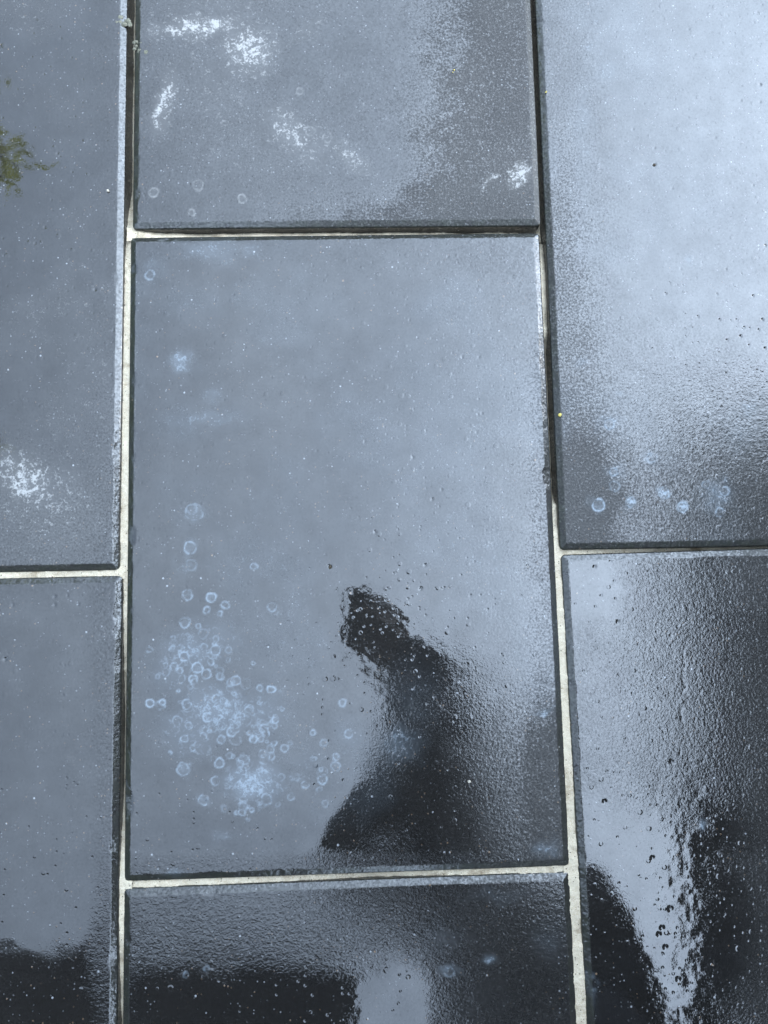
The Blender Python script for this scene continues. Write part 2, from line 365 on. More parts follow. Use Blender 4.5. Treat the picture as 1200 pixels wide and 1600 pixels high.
# open pores: slab, px, py, radius mm
PORES = [('R1', *p) for p in [(1022, 258, 2.6), (1187, 133, 2.6), (1176, 290, 1.6), (1187, 160, 1.8), (1157, 158, 1.6), (1183, 20, 1.6), (1190, 8, 1.5), (1178, 35, 1.5), (1050, 295, 1.6),
    (1022, 232, 1.4), (1117, 216, 1.5), (989, 202, 1.3), (1191, 500, 2.2), (1157, 526, 2.2), (1176, 463, 1.8), (1134, 421, 1.4), (1040, 459, 1.6), (1120, 460, 1.3), (1124, 500, 1.6), (1136, 532, 1.6), (1090, 495, 1.5),
    (1185, 516, 1.6), (1195, 384, 1.9), (1076, 46, 1.4), (1085, 85, 1.2), (1195, 545, 1.7), (1150, 500, 1.3), (1162, 512, 1.3), (1063, 420, 1.2), (1170, 540, 1.3)]] + \
    [('M1', *p) for p in [(722, 558, 1.8), (748, 558, 1.5), (586, 831, 2.0), (516, 885, 2.2), (753, 646, 1.6), (832, 660, 1.6), (657, 920, 2.2), (693, 919, 1.7), (664, 883, 1.5), (747, 648, 1.3), (645, 715, 1.7), (690, 765, 1.6),
    (570, 690, 1.3), (745, 675, 1.3), (475, 590, 1.2), (495, 705, 1.2), (675, 780, 1.8), (735, 930, 1.3), (510, 430, 1.3), (700, 400, 1.2), (640, 500, 1.2)]] + \
    [('R2', *p) for p in [(945, 1252, 2.6), (930, 885, 2.0), (966, 971, 2.2), (955, 876, 1.3), (940, 930, 1.3), (1050, 1190, 3.0), (1048, 1420, 3.2), (1035, 1450, 2.6), (1040, 1480, 2.4), (1060, 1530, 2.6), (1020, 1340, 2.2), (1030, 1460, 2.6)]] + \
    [('L1', *p) for p in [(148, 452, 2.2), (177, 516, 1.6), (173, 586, 1.8), (178, 617, 1.7), (55, 380, 1.2), (95, 60, 1.2), (70, 355, 1.3), (90, 240, 1.2)]] + \
    [('L2', *p) for p in [(85, 932, 2.2), (85, 945, 2.0), (8, 1030, 3.0), (20, 945, 1.8), (105, 930, 1.6), (122, 944, 1.6), (162, 921, 1.5)]] + \
    [('M0', *p) for p in [(708, 108, 2.0), (570, 163, 1.6), (773, 134, 1.5), (780, 30, 1.4)]]

def paint_fields(name, X, Y, px, py):
    """stain, film, dry, ring, pit fields for a slab, from the photo position of each vertex"""
    n1 = fbm(X, Y, 22, 11, 4); n2 = fbm(X, Y, 70, 23, 3)
    wx, wy = px + (fbm(X, Y, 60, 5, 3) - .5) * 26, py + (fbm(X, Y, 60, 6, 3) - .5) * 26
    stain = np.zeros_like(px)
    for s, x, y, rx, ry, a, k in STAINS:
        if s != name: continue
        c, d = math.cos(math.radians(a)), math.sin(math.radians(a))
        u, v = ((wx - x) * c + (wy - y) * d) / rx, (-(wx - x) * d + (wy - y) * c) / ry
        q = u * u + v * v
        if s in ('M0', 'L1'): q, k = q * .5, k * .74
        if s == 'M1' and y > 990 and x < 480: k *= 1.05
        stain = np.maximum(stain, k * np.exp(-q * .9) * (1 + .0 * q))
    haze = fbm(X, Y, 8, 71, 4)
    stain = np.maximum(stain, {'M2': .04, 'R2': .04, 'L2': .10}.get(name, .20) * sstep(.46, .74, haze))
    ring = np.zeros_like(px)
    jx, jy = px + (fbm(X, Y, 110, 8, 2) - .5) * 4, py + (fbm(X, Y, 110, 9, 2) - .5) * 4
    for s, x, y, r, k in RINGS:
        if s != name: continue
        if s == 'M0': k *= .6
        sel = (np.abs(px - x) < r + 8) & (np.abs(py - y) < r + 8)
        d = np.hypot(jx[sel] - x, jy[sel] - y)
        ring[sel] = np.maximum(ring[sel], k * np.maximum(np.exp(-((d - r) / 1.6) ** 2), .22 * sstep(r, r - 2, d)))
    sm = lambda a, b, v: sstep(a, b, v + (n1 - .5) * abs(b - a) * .7)
    film = np.full_like(px, .8); dry = np.zeros_like(px); pit = np.full_like(px, .12)
    if name == 'L1':
        film = 1.04 - .5 * sm(110, 185, px) - .3 * sm(640, 800, py)
        dry = .32 * sm(560, 880, py)
    elif name == 'L2':
        film = 1.0 - .75 * sm(125, 165, px) - .35 * sm(960, 905, py)
    elif name == 'M0':
        film = .62 - .5 * sm(560, 760, px)
        dry = 1.15 * sm(590, 760, px + (py - 180) * .12) + .7 * sm(270, 345, py) * sm(380, 560, px)
        dry = dry * (.75 + .5 * (n2 - .3)) + .06
        pit = .2 + 0 * px
    elif name == 'M1':
        film = .98 - .5 * sm(640, 850, px) - .5 * sm(1010, 1130, py) * sm(530, 690, px) - .7 * sm(1322, 1345, py) - .25 * sm(480, 380, py)
        dry = .45 * sm(800, 850, px) * sm(420, 560, py) + .6 * sm(660, 800, px) * sm(1040, 1200, py)
        pit = .16 + .5 * sm(480, 660, px) * sm(1100, 800, py)
    elif name == 'M2':
        film = 1.02 - .9 * sm(1540, 1470, py) - .8 * sm(645, 710, px) - .3 * sm(225, 200, px)
        dry = .35 * sm(640, 760, px)
    elif name == 'R1':
        film = .85 - .75 * sm(1010, 900, px + (py - 400) * -.12) - .75 * sm(480, 600, py) 
        dry = .55 * sm(960, 870, px - (py - 300) * .1) * sm(0, 400, py) + .55 * sm(560, 760, py)
        pit = .15 + .5 * sm(1020, 1150, px)
    elif name == 'R2':
        corner = sm(1000, 930, px) * sm(1010, 940, py)
        low = sm(1200, 1310, py) * sm(1240, 1100, px)
        film = .18 + .75 * np.maximum(corner, low)
        streak = np.exp(-((px - (1072 - (py - 960) * .04) + (n2 - .5) * 14) / 4.0) ** 2) * sm(960, 1080, py) * sm(1320, 1240, py) * sstep(.42, .6, fbm(X, Y, 60, 81, 2))
        film = np.maximum(film, .6 * streak)
        dry = .35 * sm(1100, 1190, px) + .2 * sm(980, 900, py) * sm(960, 1050, px)
        pit = .36 + .3 * low + .2 * sm(1060, 1110, px) * sm(950, 1150, py)
    if name == 'M1': pit = pit + .7 * np.exp(-((px - 585) ** 2 + (py - 990) ** 2) / 95. ** 2)
    if name == 'R2': pit = pit + .6 * np.exp(-((px - 1075) / 55) ** 2) * sm(1120, 1220, py)
    if name == 'M2': pit = pit + .4 * np.exp(-((px - 585) / 60) ** 2)
    return np.clip(stain, 0, 1), np.clip(film, 0, 1), np.clip(dry, 0, 1), np.clip(ring, 0, 1), np.clip(pit, 0, 1)

EDGE = np.array([0, .5, 1.1, 2.0, 3.3, 4.8, 6.3, 7.6, 8.6, 9.3, 10.2, 11.5]) / 1000
def lines(L, lo, hi, fine, coarse):
    """grid lines across a slab side of length L, fine between lo and hi"""
    e = EDGE[-1]; out = [0.0]
    t = e
    inner = [e]
    while t < L - e - 1e-6:
        st = fine if lo - .01 <= t <= hi + .01 else coarse
        t = min(t + st, L - e); inner.append(t)
    return np.concatenate([EDGE[:-1], inner, (L - EDGE[:-1])[::-1]])

def make_slab_mesh(name, x, y, yaw, tx, ty, dz, visible=True):
    if visible:
        c, s = math.cos(yaw), math.sin(yaw)
        us, vs_ = [], []
        for qx in np.linspace(-30, 1230, 15):
            for qy in np.linspace(-30, 1630, 15):
                gx, gy = to_ground(qx, qy); dx, dy = gx - x, gy - y
                u, v = c * dx + s * dy + SW / 2, -s * dx + c * dy + SH / 2
                if -.08 <= u <= SW + .08 and -.08 <= v <= SH + .08: us.append(u); vs_.append(v)
        xs = lines(SW, min(us) - .1, max(us) + .1, .0016, .02); ys = lines(SH, min(vs_) - .1, max(vs_) + .1, .0016, .02)
    else:
        xs = lines(SW, 9, 9, .1, .3); ys = lines(SH, 9, 9, .1, .3)
    ni, nj = len(xs), len(ys)
    U, V = np.meshgrid(xs, ys, indexing='ij')
    c, s = math.cos(yaw), math.sin(yaw)
    # bevel profile by distance to the nearest side, width wavers
    wob = lambda k: (fbm(U + 5 * k + x, V + y, 55, 30 + k, 3) - .5) * (.0026 if visible else 0)
    def prof(d, k):
        bw = BEV + wob(k)
        if visible: bw = bw + .0032 * sstep(.66, .80, fbm(U * 1.0 + 3 * k + x, V + y, 28, 60 + k, 3))
        t = np.clip(d / bw, 0, 1)
        z = -DROP * (1 - t) + 0.0
        ease = .0009                                   # soft upper break
        z = np.where(d > bw - ease, np.minimum(z, -DROP / BEV * np.clip(bw + ease - d, 0, None) ** 2 / (4 * ease)), z)
        z = z - .0016 * np.clip(1 - d / .0013, 0, 1) ** 2   # rounded lower arris
        return z
    Z = np.minimum.reduce([prof(U, 1), prof(SW - U, 2), prof(V, 3), prof(SH - V, 4)])
    top = sstep(.008, .03, np.minimum.reduce([U, SW - U, V, SH - V]))
    # rounded corners in plan
    rc = .007
    cu = np.where(U < rc, (rc - U) / rc, np.where(U > SW - rc, (U - SW + rc) / rc, 0))
    cv = np.where(V < rc, (rc - V) / rc, np.where(V > SH - rc, (V - SH + rc) / rc, 0))
    nu, nv = cu * np.sqrt(1 - cv * cv / 2), cv * np.sqrt(1 - cu * cu / 2)
    k = (cu > 0) & (cv > 0)
    Uc = np.where(k, np.where(U < SW / 2, rc - nu * rc, SW - rc + nu * rc), U)
    Vc = np.where(k, np.where(V < SH / 2, rc - nv * rc, SH - rc + nv * rc), V)
    lx, ly = Uc - SW / 2, Vc - SH / 2
    wxw, wyw = x + c * lx - s * ly, y + s * lx + c * ly
    if visible:
        # slight dome and long undulation of a pressed slab, crumbly arris
        Z = Z + (fbm(wxw, wyw, 6, 40, 2) - .5) * .0010 + (fbm(wxw, wyw, 26, 41, 2) - .5) * .00013 - .0007 * ((lx / (SW / 2)) ** 4 + (ly / (SH / 2)) ** 4)
        edge = sstep(.011, .004, np.minimum.reduce([U, SW - U, V, SH - V]))
        Z = Z + (fbm(wxw, wyw, 420, 50, 2) - .5) * .0006 * edge
        px, py = to_px(wxw, wyw)
        # standing water heaps and dimples where the film breaks up
        bead = fbm(wxw, wyw, 85, 42, 2) - .5
        if name == 'R2': Z = Z + bead * .00022 * sstep(960, 1050, px) * sstep(1160, 1090, px + 0 * py) * sstep(1080, 1230, py)
        if name == 'M1': Z = Z + (fbm(wxw, wyw, 110, 43, 2) - .5) * .00013 * np.exp(-((px - 600) ** 2 + (py - 1030) ** 2) / 150. ** 2)
        if name == 'M2': Z = Z + bead * .00007 * np.exp(-((px - 585) / 70) ** 2)
        if name == 'L2': Z = Z + (fbm(wxw, wyw, 30, 44, 1) - .5) * .00016 * sstep(160, 110, px)
        for s_, qx, qy, r in PORES:
            if s_ != name: continue
            gx, gy = to_ground(qx, qy)
            d = np.hypot(wxw - gx, wyw - gy) / (r / 1000)
            Z = Z - .0011 * sstep(1.25, .3, d)
    co = np.stack([lx, ly, Z], -1).reshape(-1, 3)
    # skirt
    per = [(i, 0) for i in range(ni)] + [(ni - 1, j) for j in range(1, nj)] + [(i, nj - 1) for i in range(ni - 2, -1, -1)] + [(0, j) for j in range(nj - 2, 0, -1)]
    pi = np.array([i * nj + j for i, j in per]); base = len(co)
    sk0 = co[pi].copy(); sk = sk0.copy(); sk[:, 2] = -THICK
    co = np.concatenate([co, sk0, sk]); m_ = len(pi)
    ar = np.arange(m_); nx = np.roll(ar, -1)
    F = np.stack([base + ar, base + m_ + ar, base + m_ + nx, base + nx], 1)
    me = grid_mesh('slab', co, ni, nj, F)
    for nm in ('paint', 'paint2'):
        me.color_attributes.new(nm, 'FLOAT_COLOR', 'POINT')
    C1 = np.zeros((len(co), 4), np.float32); C2 = np.zeros((len(co), 4), np.float32); C1[:, 3] = C2[:, 3] = 1
    if visible:
        st, fi, dr, ri, pt = paint_fields(name, wxw, wyw, px, py)
        dmin = np.minimum.reduce([U, SW - U, V, SH - V])
        al = sstep(.0105, .0085, dmin) * (.5 + .5 * sstep(.02, .0, np.minimum(U, V)))
        bevm = sstep(.0105, .009, dmin)
        fi = fi * (1 - .6 * bevm); dr = np.clip(dr + .32 * bevm * (.6 + .8 * fbm(wxw, wyw, 40, 91, 3)), 0, 1)
        N = ni * nj
        C1[:, 3] = 1.0 if name in ('M1', 'R1', 'R2', 'M2') else 0.0
        C1[:N, 0], C1[:N, 1], C1[:N, 2] = st.ravel(), fi.ravel(), dr.ravel()
        C2[:N, 0], C2[:N, 1], C2[:N, 2] = ri.ravel(), al.ravel(), pt.ravel()
        C1[N:, 2] = .6
    else:
        C1[:, 1] = .6; C1[:, 2] = .1; C2[:, 2] = .15
    me.color_attributes['paint'].data.foreach_set('color', C1.ravel())
    me.color_attributes['paint2'].data.foreach_set('color', C2.ravel())
    return me

for nm, (x, y, yaw, tx, ty, dz) in SLABS.items():
    o = link('slab', make_slab_mesh(nm, x, y, yaw, tx, ty, dz), M_SLAB, paving)
    o.matrix_world = Matrix.Translation((x, y, dz)) @ Matrix.Rotation(yaw, 4, 'Z') @ Matrix.Rotation(math.radians(tx), 4, 'X') @ Matrix.Rotation(math.radians(ty), 4, 'Y')
    o['label'] = SLAB_LABEL[nm]
plain_slab = make_slab_mesh('plain', 0, 0, 0, 0, 0, 0, False); plain_slab.materials.append(M_SLAB)
prs = random.Random(21)
YW = .0245; ca, sa = math.cos(YW), math.sin(YW)
DONE = [(v[0], v[1]) for v in SLABS.values()]
for i in range(-6, 7):
    for j in range(-5, 6):
        # running bond laid out from the middle slab, columns shifted by half a slab
        u, v = i * .6085, j * .9095 + (.443 if i % 2 else 0) 
        x, y = -.0306 + ca * u - sa * v, .0744 + sa * u + ca * v
        if any(math.hypot(x - a, y - b) < .3 for a, b in DONE) or not (-3.9 < x < 3.9 and -3.7 < y < 4.1): continue
        o = bpy.data.objects.new('slab', plain_slab); COL.objects.link(o); o.parent = paving
        o.location = (x, y, -prs.uniform(0, .002)); o.rotation_euler = (0, 0, YW + prs.uniform(-.001, .001))

# sand in the joints of the terrace beyond the picture
sv, sf = [], []
ALLC = DONE + [(o.location.x, o.location.y) for o in paving.children if o.data is plain_slab]
for x, y in ALLC:
    for (a, b, w, h) in ((.3043, 0, .009, .909), (0, .4548, .6, .009)):
        gx, gy = x + ca * a - sa * b, y + sa * a + ca * b
        n_ = 12
        for k in range(n_):
            f0, f1 = k / n_ - .5, (k + 1) / n_ - .5
            q = [(-w, f0 * h), (w, f0 * h), (w, f1 * h), (-w, f1 * h)] if w < h else [(f0 * w, -h), (f1 * w, -h), (f1 * w, h), (f0 * w, h)]
            wc = [(gx + ca * u - sa * v, gy + sa * u + ca * v) for u, v in q]
            mx, my = sum(c[0] for c in wc) / 4, sum(c[1] for c in wc) / 4
            qx, qy = to_px(np.array([mx]), np.array([my]))
            if -75 < qx[0] < 1275 and -75 < qy[0] < 1675: continue
            i0 = len(sv); sv += [(c[0], c[1], -.0075 - .0004 * (k % 2)) for c in wc]; sf.append((i0, i0 + 1, i0 + 2, i0 + 3))
tag(link('joint_sand', pydata('joint_sand', sv, sf), M_SAND, paving), kind='stuff')

# ---- jointing sand: (position along the joint in px, level mm, cross tilt mm)
def edge_line(nm, side):
    x, y, t = SLABS[nm][:3]; c, s = math.cos(t), math.sin(t)
    q = {'L': ((-SW / 2, SH / 2), (-SW / 2, -SH / 2)), 'R': ((SW / 2, SH / 2), (SW / 2, -SH / 2)),
         'T': ((-SW / 2, SH / 2), (SW / 2, SH / 2)), 'B': ((-SW / 2, -SH / 2), (SW / 2, -SH / 2))}[side]
    return [np.array((x + c * a - s * b, y + s * a + c * b)) for a, b in q]

def sand_strip(p0, p1, width, keys, axis, seed, n_across=17):
    """strip of bedding sand between two points; keys = (pixel along axis, level, tilt)"""
    p0, p1 = np.array(p0), np.array(p1); L = np.linalg.norm(p1 - p0); d = (p1 - p0) / L; nrm = np.array((-d[1], d[0]))
    ni = int(L / .0014); S, Tt = np.meshgrid(np.linspace(0, L, ni), np.linspace(-1, 1, n_across), indexing='ij')
    X = p0[0] + d[0] * S + nrm[0] * Tt * width / 2; Y = p0[1] + d[1] * S + nrm[1] * Tt * width / 2
    px, py = to_px(X, Y); q = px if axis == 'x' else py
    K = np.array(keys, float); q = q + (fbm(X, Y, 90, seed, 3) - .5) * 26
    lev = np.interp(q, K[:, 0], K[:, 1]); til = np.interp(q, K[:, 0], K[:, 2])
    Z = lev + til * Tt + (fbm(X, Y, 120, seed + 1, 3) - .5) * 3.0 + (fbm(X, Y, 500, seed + 2, 2) - .5) * 1.2
    Z = np.clip(Z - 2.3 + np.minimum((fbm(X, Y, 20, seed + 3, 3) - .45) * 12, .8), -42, -3.4) / 1000
    me = grid_mesh('joint_sand', np.stack([X, Y, Z], -1).reshape(-1, 3), ni, n_across)
    return link('joint_sand', me, M_SAND, paving)

gl = [to_ground(201, -40), to_ground(197, 500), to_ground(187, 1640)]
LJ = [(-50, -36, 0), (270, -36, 0), (312, -20, 10), (345, -9, 6), (420, -6.5, 3), (900, -5.5, 1.5), (960, -7, 3), (1050, -13, 10), (1110, -17, 14), (1240, -17, 14), (1320, -9, 6), (1380, -5, 1), (1440, -5.5, 1), (1520, -8, 4), (1580, -15, 8), (1650, -24, 2)]
RJ = [(-50, -32, 0), (365, -32, 0), (385, -16, -10), (430, -12, -9), (510, -13, -10), (540, -32, -4), (765, -32, -4), (790, -11, -7), (840, -7, -4), (900, -5, -2), (1650, -4.2, -.4)]
# tilt sign: the strip runs away from the camera so that +t is to the left
flip = lambda K: [(a, b, -c) for a, b, c in K]
sand_strip(to_ground(186.5, 1640), to_ground(203.5, -40), .026, flip(LJ), 'y', 101)
sand_strip(to_ground(911.5, 1640), to_ground(832, -40), .028, flip(RJ), 'y', 111)
sand_strip(to_ground(196, 363), to_ground(852, 355), .020, [(190, -5, 0), (225, -7, -3), (260, -11, -8), (480, -13, -9), (640, -15, -10), (800, -20, -8), (860, -30, 0)], 'x', 121)
sand_strip(to_ground(190, 1386.5), to_ground(898, 1357), .022, [(180, -5, 0), (430, -5.5, -.5), (500, -8, 2), (580, -11, 5), (650, -9, 3), (720, -6, 1), (780, -4.6, 0), (900, -4.4, 0)], 'x', 131)
sand_strip(to_ground(-40, 900), to_ground(194, 894), .018, [(-60, -4.8, 0), (200, -5, 0)], 'x', 141)
sand_strip(to_ground(872, 862.5), to_ground(1240, 852), .018, [(870, -6, 0), (950, -9, 0), (1000, -15, 2), (1060, -22, 3), (1100, -28, 0), (1250, -30, 0)], 'x', 151)

# ------------------------------------------------------------------ buildings (seen mirrored in the wet slabs)
def building(name, label, x0, x1, y0, y1, h, over, wallmat, face, boards=False):
    """flat-roofed block; face = 'y' (front looks to +y) or 'x' (front looks to -x)"""
    r = empty(name, ((x0 + x1) / 2, (y0 + y1) / 2, -.075)); tag(r, label, 'building')
    inv = Matrix.Translation(-r.location)
    def part(nm, c, s, mat, par=r, bev=0):
        o = box(nm, Vector(c) - r.location, s, mat, par, bev); return o
    cx, cy, w, d = (x0 + x1) / 2, (y0 + y1) / 2, x1 - x0, y1 - y0
    part('wall', (cx, cy, h / 2 - .04), (w, d, h + .07), wallmat)
    rf = part('roof', (cx, cy, h + .11), (w + 2 * over, d + 2 * over, .2), M['roof'], r, .01)
    part('soffit', (cx, cy, h + .003), (w + 2 * over - .03, d + 2 * over - .03, .02), M['trim'], rf)
    if face == 'y':
        g = y1 + over + .05
        part('gutter', (cx, g, h + .1), (w + 2 * over - .1, .1, .08), M['trim'], rf, .02)
        fx = [x0 + w * .25, x0 + w * .62]; fr = y1
        for k in fx:
            f = part('window', (k, fr + .02, 1.5), (1.3, .05, 1.2), M['trim'])
            part('pane', (k - .31, fr + .05, 1.5), (.56, .012, 1.06), M['glass'], f); part('pane', (k + .31, fr + .05, 1.5), (.56, .012, 1.06), M['glass'], f)
        dr = part('door', (x1 - .8, fr + .025, .98), (.95, .05, 2.02), M['board']); part('handle', (x1 - .45, fr + .07, 1.02), (.12, .03, .025), M['trim'], dr)
        if boards:
            for k in range(int(h / .16)): part('board', (cx, fr + .006, .1 + k * .16), (w - .02, .022, .15), M['board'])
    else:
        g = x0 - over - .05
        part('gutter', (g, cy, h + .1), (.1, d + 2 * over - .1, .08), M['trim'], rf, .02)
        for k in (y0 + d * .3, y0 + d * .55):
            f = part('window', (x0 - .02, k, 1.55), (.05, 1.2, 1.1), M['trim'])
            part('pane', (x0 - .05, k - .29, 1.55), (.012, .52, .96), M['glass'], f); part('pane', (x0 - .05, k + .29, 1.55), (.012, .52, .96), M['glass'], f)
        if boards:
            for k in range(int(h / .16)): part('board', (x0 - .006, cy, .1 + k * .16), (.022, d - .02, .15), M['board'])
    return r
E_H = 3.2
building('house', 'dark rendered flat roofed house mirrored at the bottom left', -7.0, -.28, -7.5, -2.25, E_H, .25, M['brick'], 'y')
building('outbuilding', 'dark timber clad outbuilding mirrored along the right side', 2.07, 6.6, -7.5, .80, E_H, .22, M['board'], 'x', True)

# ------------------------------------------------------------------ leaves
def leaf_cloud(name, pts, size, mat, parent, rs, flat=.4):
    """one mesh of small folded leaves at the given points"""
    n = len(pts); pts = np.asarray(pts)
    r = np.random.default_rng(rs)
    a = r.uniform(0, 2 * np.pi, n); tl = r.normal(0, .7, n); L = size * r.uniform(.6, 1.3, n); W = L * .45
    d = np.stack([np.cos(a) * np.cos(tl), np.sin(a) * np.cos(tl), np.sin(tl)], 1)
    up = r.normal(0, flat, (n, 3)) + np.array([0, 0, 1.0]); sd = np.cross(d, up); sd /= np.linalg.norm(sd, axis=1)[:, None]
    nr = np.cross(sd, d)
    p0, p2 = pts, pts + d * L[:, None]
    m = pts + d * (L * .5)[:, None]; p1 = m + sd * (W / 2)[:, None] + nr * (W * .15)[:, None]; p3 = m - sd * (W / 2)[:, None] + nr * (W * .15)[:, None]
    V = np.stack([p0, p1, p2, p3], 1).reshape(-1, 3)
    F = np.stack([np.arange(n) * 4 + k for k in range(4)], 1)
    me = bpy.data.meshes.new(name); me.vertices.add(4 * n); me.vertices.foreach_set('co', V.astype(np.float32).ravel())
    T3 = np.concatenate([F[:, [0, 1, 2]], F[:, [0, 2, 3]]])
    me.loops.add(T3.size); me.loops.foreach_set('vertex_index', T3.astype(np.int32).ravel())
    me.polygons.add(len(T3)); me.polygons.foreach_set('loop_start', np.arange(0, T3.size, 3, dtype=np.int32))
    me.update(calc_edges=True)
    return link(name, me, mat, parent)

def tube(bm, pts, rads, seg=8):
    prev = None
    for k, (p, r) in enumerate(zip(pts, rads)):
        p = Vector(p); d = (Vector(pts[min(k + 1, len(pts) - 1)]) - Vector(pts[max(k - 1, 0)])).normalized()
        a = d.orthogonal().normalized(); b = d.cross(a)
        ring = [bm.verts.new(p + (a * math.cos(2 * math.pi * i / seg) + b * math.sin(2 * math.pi * i / seg)) * r) for i in range(seg)]
        if prev:
            for i in range(seg): bm.faces.new((prev[i], prev[(i + 1) % seg], ring[(i + 1) % seg], ring[i]))
        prev = ring

def mirror_dir(px, py):
    d = CR @ np.array([(px - 600) / FPX, -(py - 800) / FPX, -1.0]); return np.array([d[0], d[1], -d[2]]) / -d[2]
def mirrored(px, py, z):
    """point at height z that a level wet slab shows at this pixel"""
    d = mirror_dir(px, py); return np.array([d[0] * (z + CAM_H), d[1] * (z + CAM_H), z])

def tree(label, base, h, crown_r, seed, tips=()):
    r = empty('garden_tree', base); tag(r, label, 'tree'); R = random.Random(seed)
    bm = bmesh.new(); z0 = h * .38
    tube(bm, [(0, 0, 0), (.05, .02, z0 * .5), (0, .05, z0), (.08, 0, h * .7), (.02, .02, h * .92)], [.16, .12, .10, .06, .02])
    pts = []
    cz = h * .68
    ends = []
    for k in range(26):
        th = R.uniform(0, 2 * math.pi); el = R.uniform(-.5, 1.2); rr = crown_r * R.uniform(.55, .95)
        ends.append(Vector((math.cos(th) * math.cos(el) * rr, math.sin(th) * math.cos(el) * rr, cz + math.sin(el) * rr * .95)))
    ends += [Vector(t) - Vector(base) for t in tips]
    for e in ends:
        s = Vector((0, 0, R.uniform(z0 * .9, h * .75))); mid = s.lerp(e, .5) + Vector((0, 0, .12))
        tube(bm, [s, mid, e], [.045, .025, .006], 5)
        tip = any((e + Vector(base) - Vector(t)).length < .01 for t in tips)
        for q in range((22 if e.z < 3.55 else 75) if tip else 150):
            f = R.uniform(.72, 1.02) if tip else R.uniform(.45, 1.05); c = (s.lerp(mid, f * 2) if f < .5 else mid.lerp(e, f * 2 - 1))
            sp = .07 if tip else .26
            pts.append(c + Vector((R.gauss(0, sp), R.gauss(0, sp), R.gauss(0, sp * .8))))
    me = bpy.data.meshes.new('trunk'); bm.to_mesh(me); bm.free(); link('trunk', me, M['bark'], r)
    leaf_cloud('crown', pts, .10, M['leaf'], r, seed)
    return r
tree('olive green garden tree whose branch tip is mirrored at the left edge', (-4.35, 4.6, -.075), 5.6, 1.75, 4,
     tips=[tuple(mirrored(30, 268, 3.7)), tuple(mirrored(12, 240, 3.8)), tuple(mirrored(18, 285, 3.65)), tuple(mirrored(2, 262, 3.75)), tuple(mirrored(8, 690, 3.4))])

def added_hedge(label, x0, x1, y0, y1, h, seed, n):  # unseen hedges, added and sized to darken what the slab bevels reflect
    r = empty('added_hedge', ((x0 + x1) / 2, (y0 + y1) / 2, -.075)); tag(r, label, 'added_hedge', 'added hedges that darken the slab edge reflections')
    g = np.random.default_rng(seed)
    w, d = x1 - x0, y1 - y0
    box('stems', (0, 0, h / 2 - .1), (max(w - .25, .1), max(d - .25, .1), h - .25), M['added_hedge'], r)
    P = g.uniform(-.5, .5, (n, 3)); ax = g.choice([0, 1, 2], n, p=[.4, .4, .2] if min(w, d) > 3 else ([.5, .1, .4] if w < d else [.1, .5, .4]))
    P[np.arange(n), ax] = np.sign(P[np.arange(n), ax]) * g.uniform(.42, .53, n)
    P[:, 2] = np.where(ax == 2, np.abs(P[:, 2]), P[:, 2])
    P = P * [w, d, h] + [0, 0, h / 2]
    leaf_cloud('foliage', P, .10, M['added_hedge'], r, seed, 1.2)
added_hedge('unseen tall hedging added on the left to darken reflections in the slab edges', -5.3, -4.5, -2.0, 7.0, 2.6, 61, 9000)
added_hedge('unseen hedging added across the far end to darken reflections in the slab edges', -4.4, 9.0, 7.2, 8.2, 3.2, 62, 12000)

# ------------------------------------------------------------------ photographer and phone
def skin_mesh(name, chains, mat, parent, sub=2):
    """chains: lists of (x, y, z, r); points at the same place are welded"""
    V, R, Ed, idx = [], [], [], {}
    for ch in chains:
        prev = None
        for x, y, z, r in ch:
            k = (round(x, 4), round(y, 4), round(z, 4))
            if k not in idx: idx[k] = len(V); V.append((x, y, z)); R.append(r)
            i = idx[k]
            if prev is not None and prev != i: Ed.append((prev, i))
            prev = i
    me = bpy.data.meshes.new(name); me.from_pydata(V, Ed, []); me.update()
    o = link(name, me, None, parent)
    sm = o.modifiers.new('skin', 'SKIN'); sm.use_smooth_shade = True
    for i, s in enumerate(me.skin_vertices[0].data):
        s.radius = (R[i], R[i]); s.use_root = (i == 0)
    ss = o.modifiers.new('sub', 'SUBSURF'); ss.levels = sub; ss.render_levels = sub
    me.materials.append(mat)
    return o

person = empty('person', (0.30, -.98, 0)); tag(person, 'person in dark jacket leaning over the slabs holding a phone, seen only mirrored', 'person')
PB = Vector(person.location)
def rel(ch): return [(x - PB.x, y - PB.y, z - PB.z, r) for x, y, z, r in ch]
pelvis, waist, chest, neckb = (.38, -.97, .86, .13), (.34, -.83, 1.00, .125), (.25, -.62, 1.14, .135), (.15, -.38, 1.27, .06)
neck, skull, crown = (.10, -.25, 1.32, .055), (.035, -.115, 1.38, .092), (.02, -.075, 1.44, .07)
rsh, rel_, rwr, rpalm = (.32, -.44, 1.25, .066), (.23, -.25, 1.02, .043), (.085, -.115, 1.066, .028), (.045, -.085, 1.082, .024)
lsh, lel, lwr, lpalm = (.06, -.56, 1.17, .062), (-.075, -.70, .97, .043), (.10, -.76, .82, .030), (.16, -.765, .775, .026)
lhip, lkn, lan, lto = (.28, -.97, .82, .088), (.26, -.86, .46, .058), (.22, -1.02, .09, .040), (.22, -.87, .035, .034)
rhip, rkn, ran, rto = (.48, -.97, .82, .088), (.49, -.86, .46, .058), (.46, -1.02, .09, .040), (.47, -.87, .035, .034)
body = [[pelvis, waist, chest, neckb, neck, skull, crown], [chest, rsh, rel_, rwr, rpalm], [chest, lsh, lel, lwr, lpalm],
        [pelvis, lhip, lkn, lan, lto], [pelvis, rhip, rkn, ran, rto]]
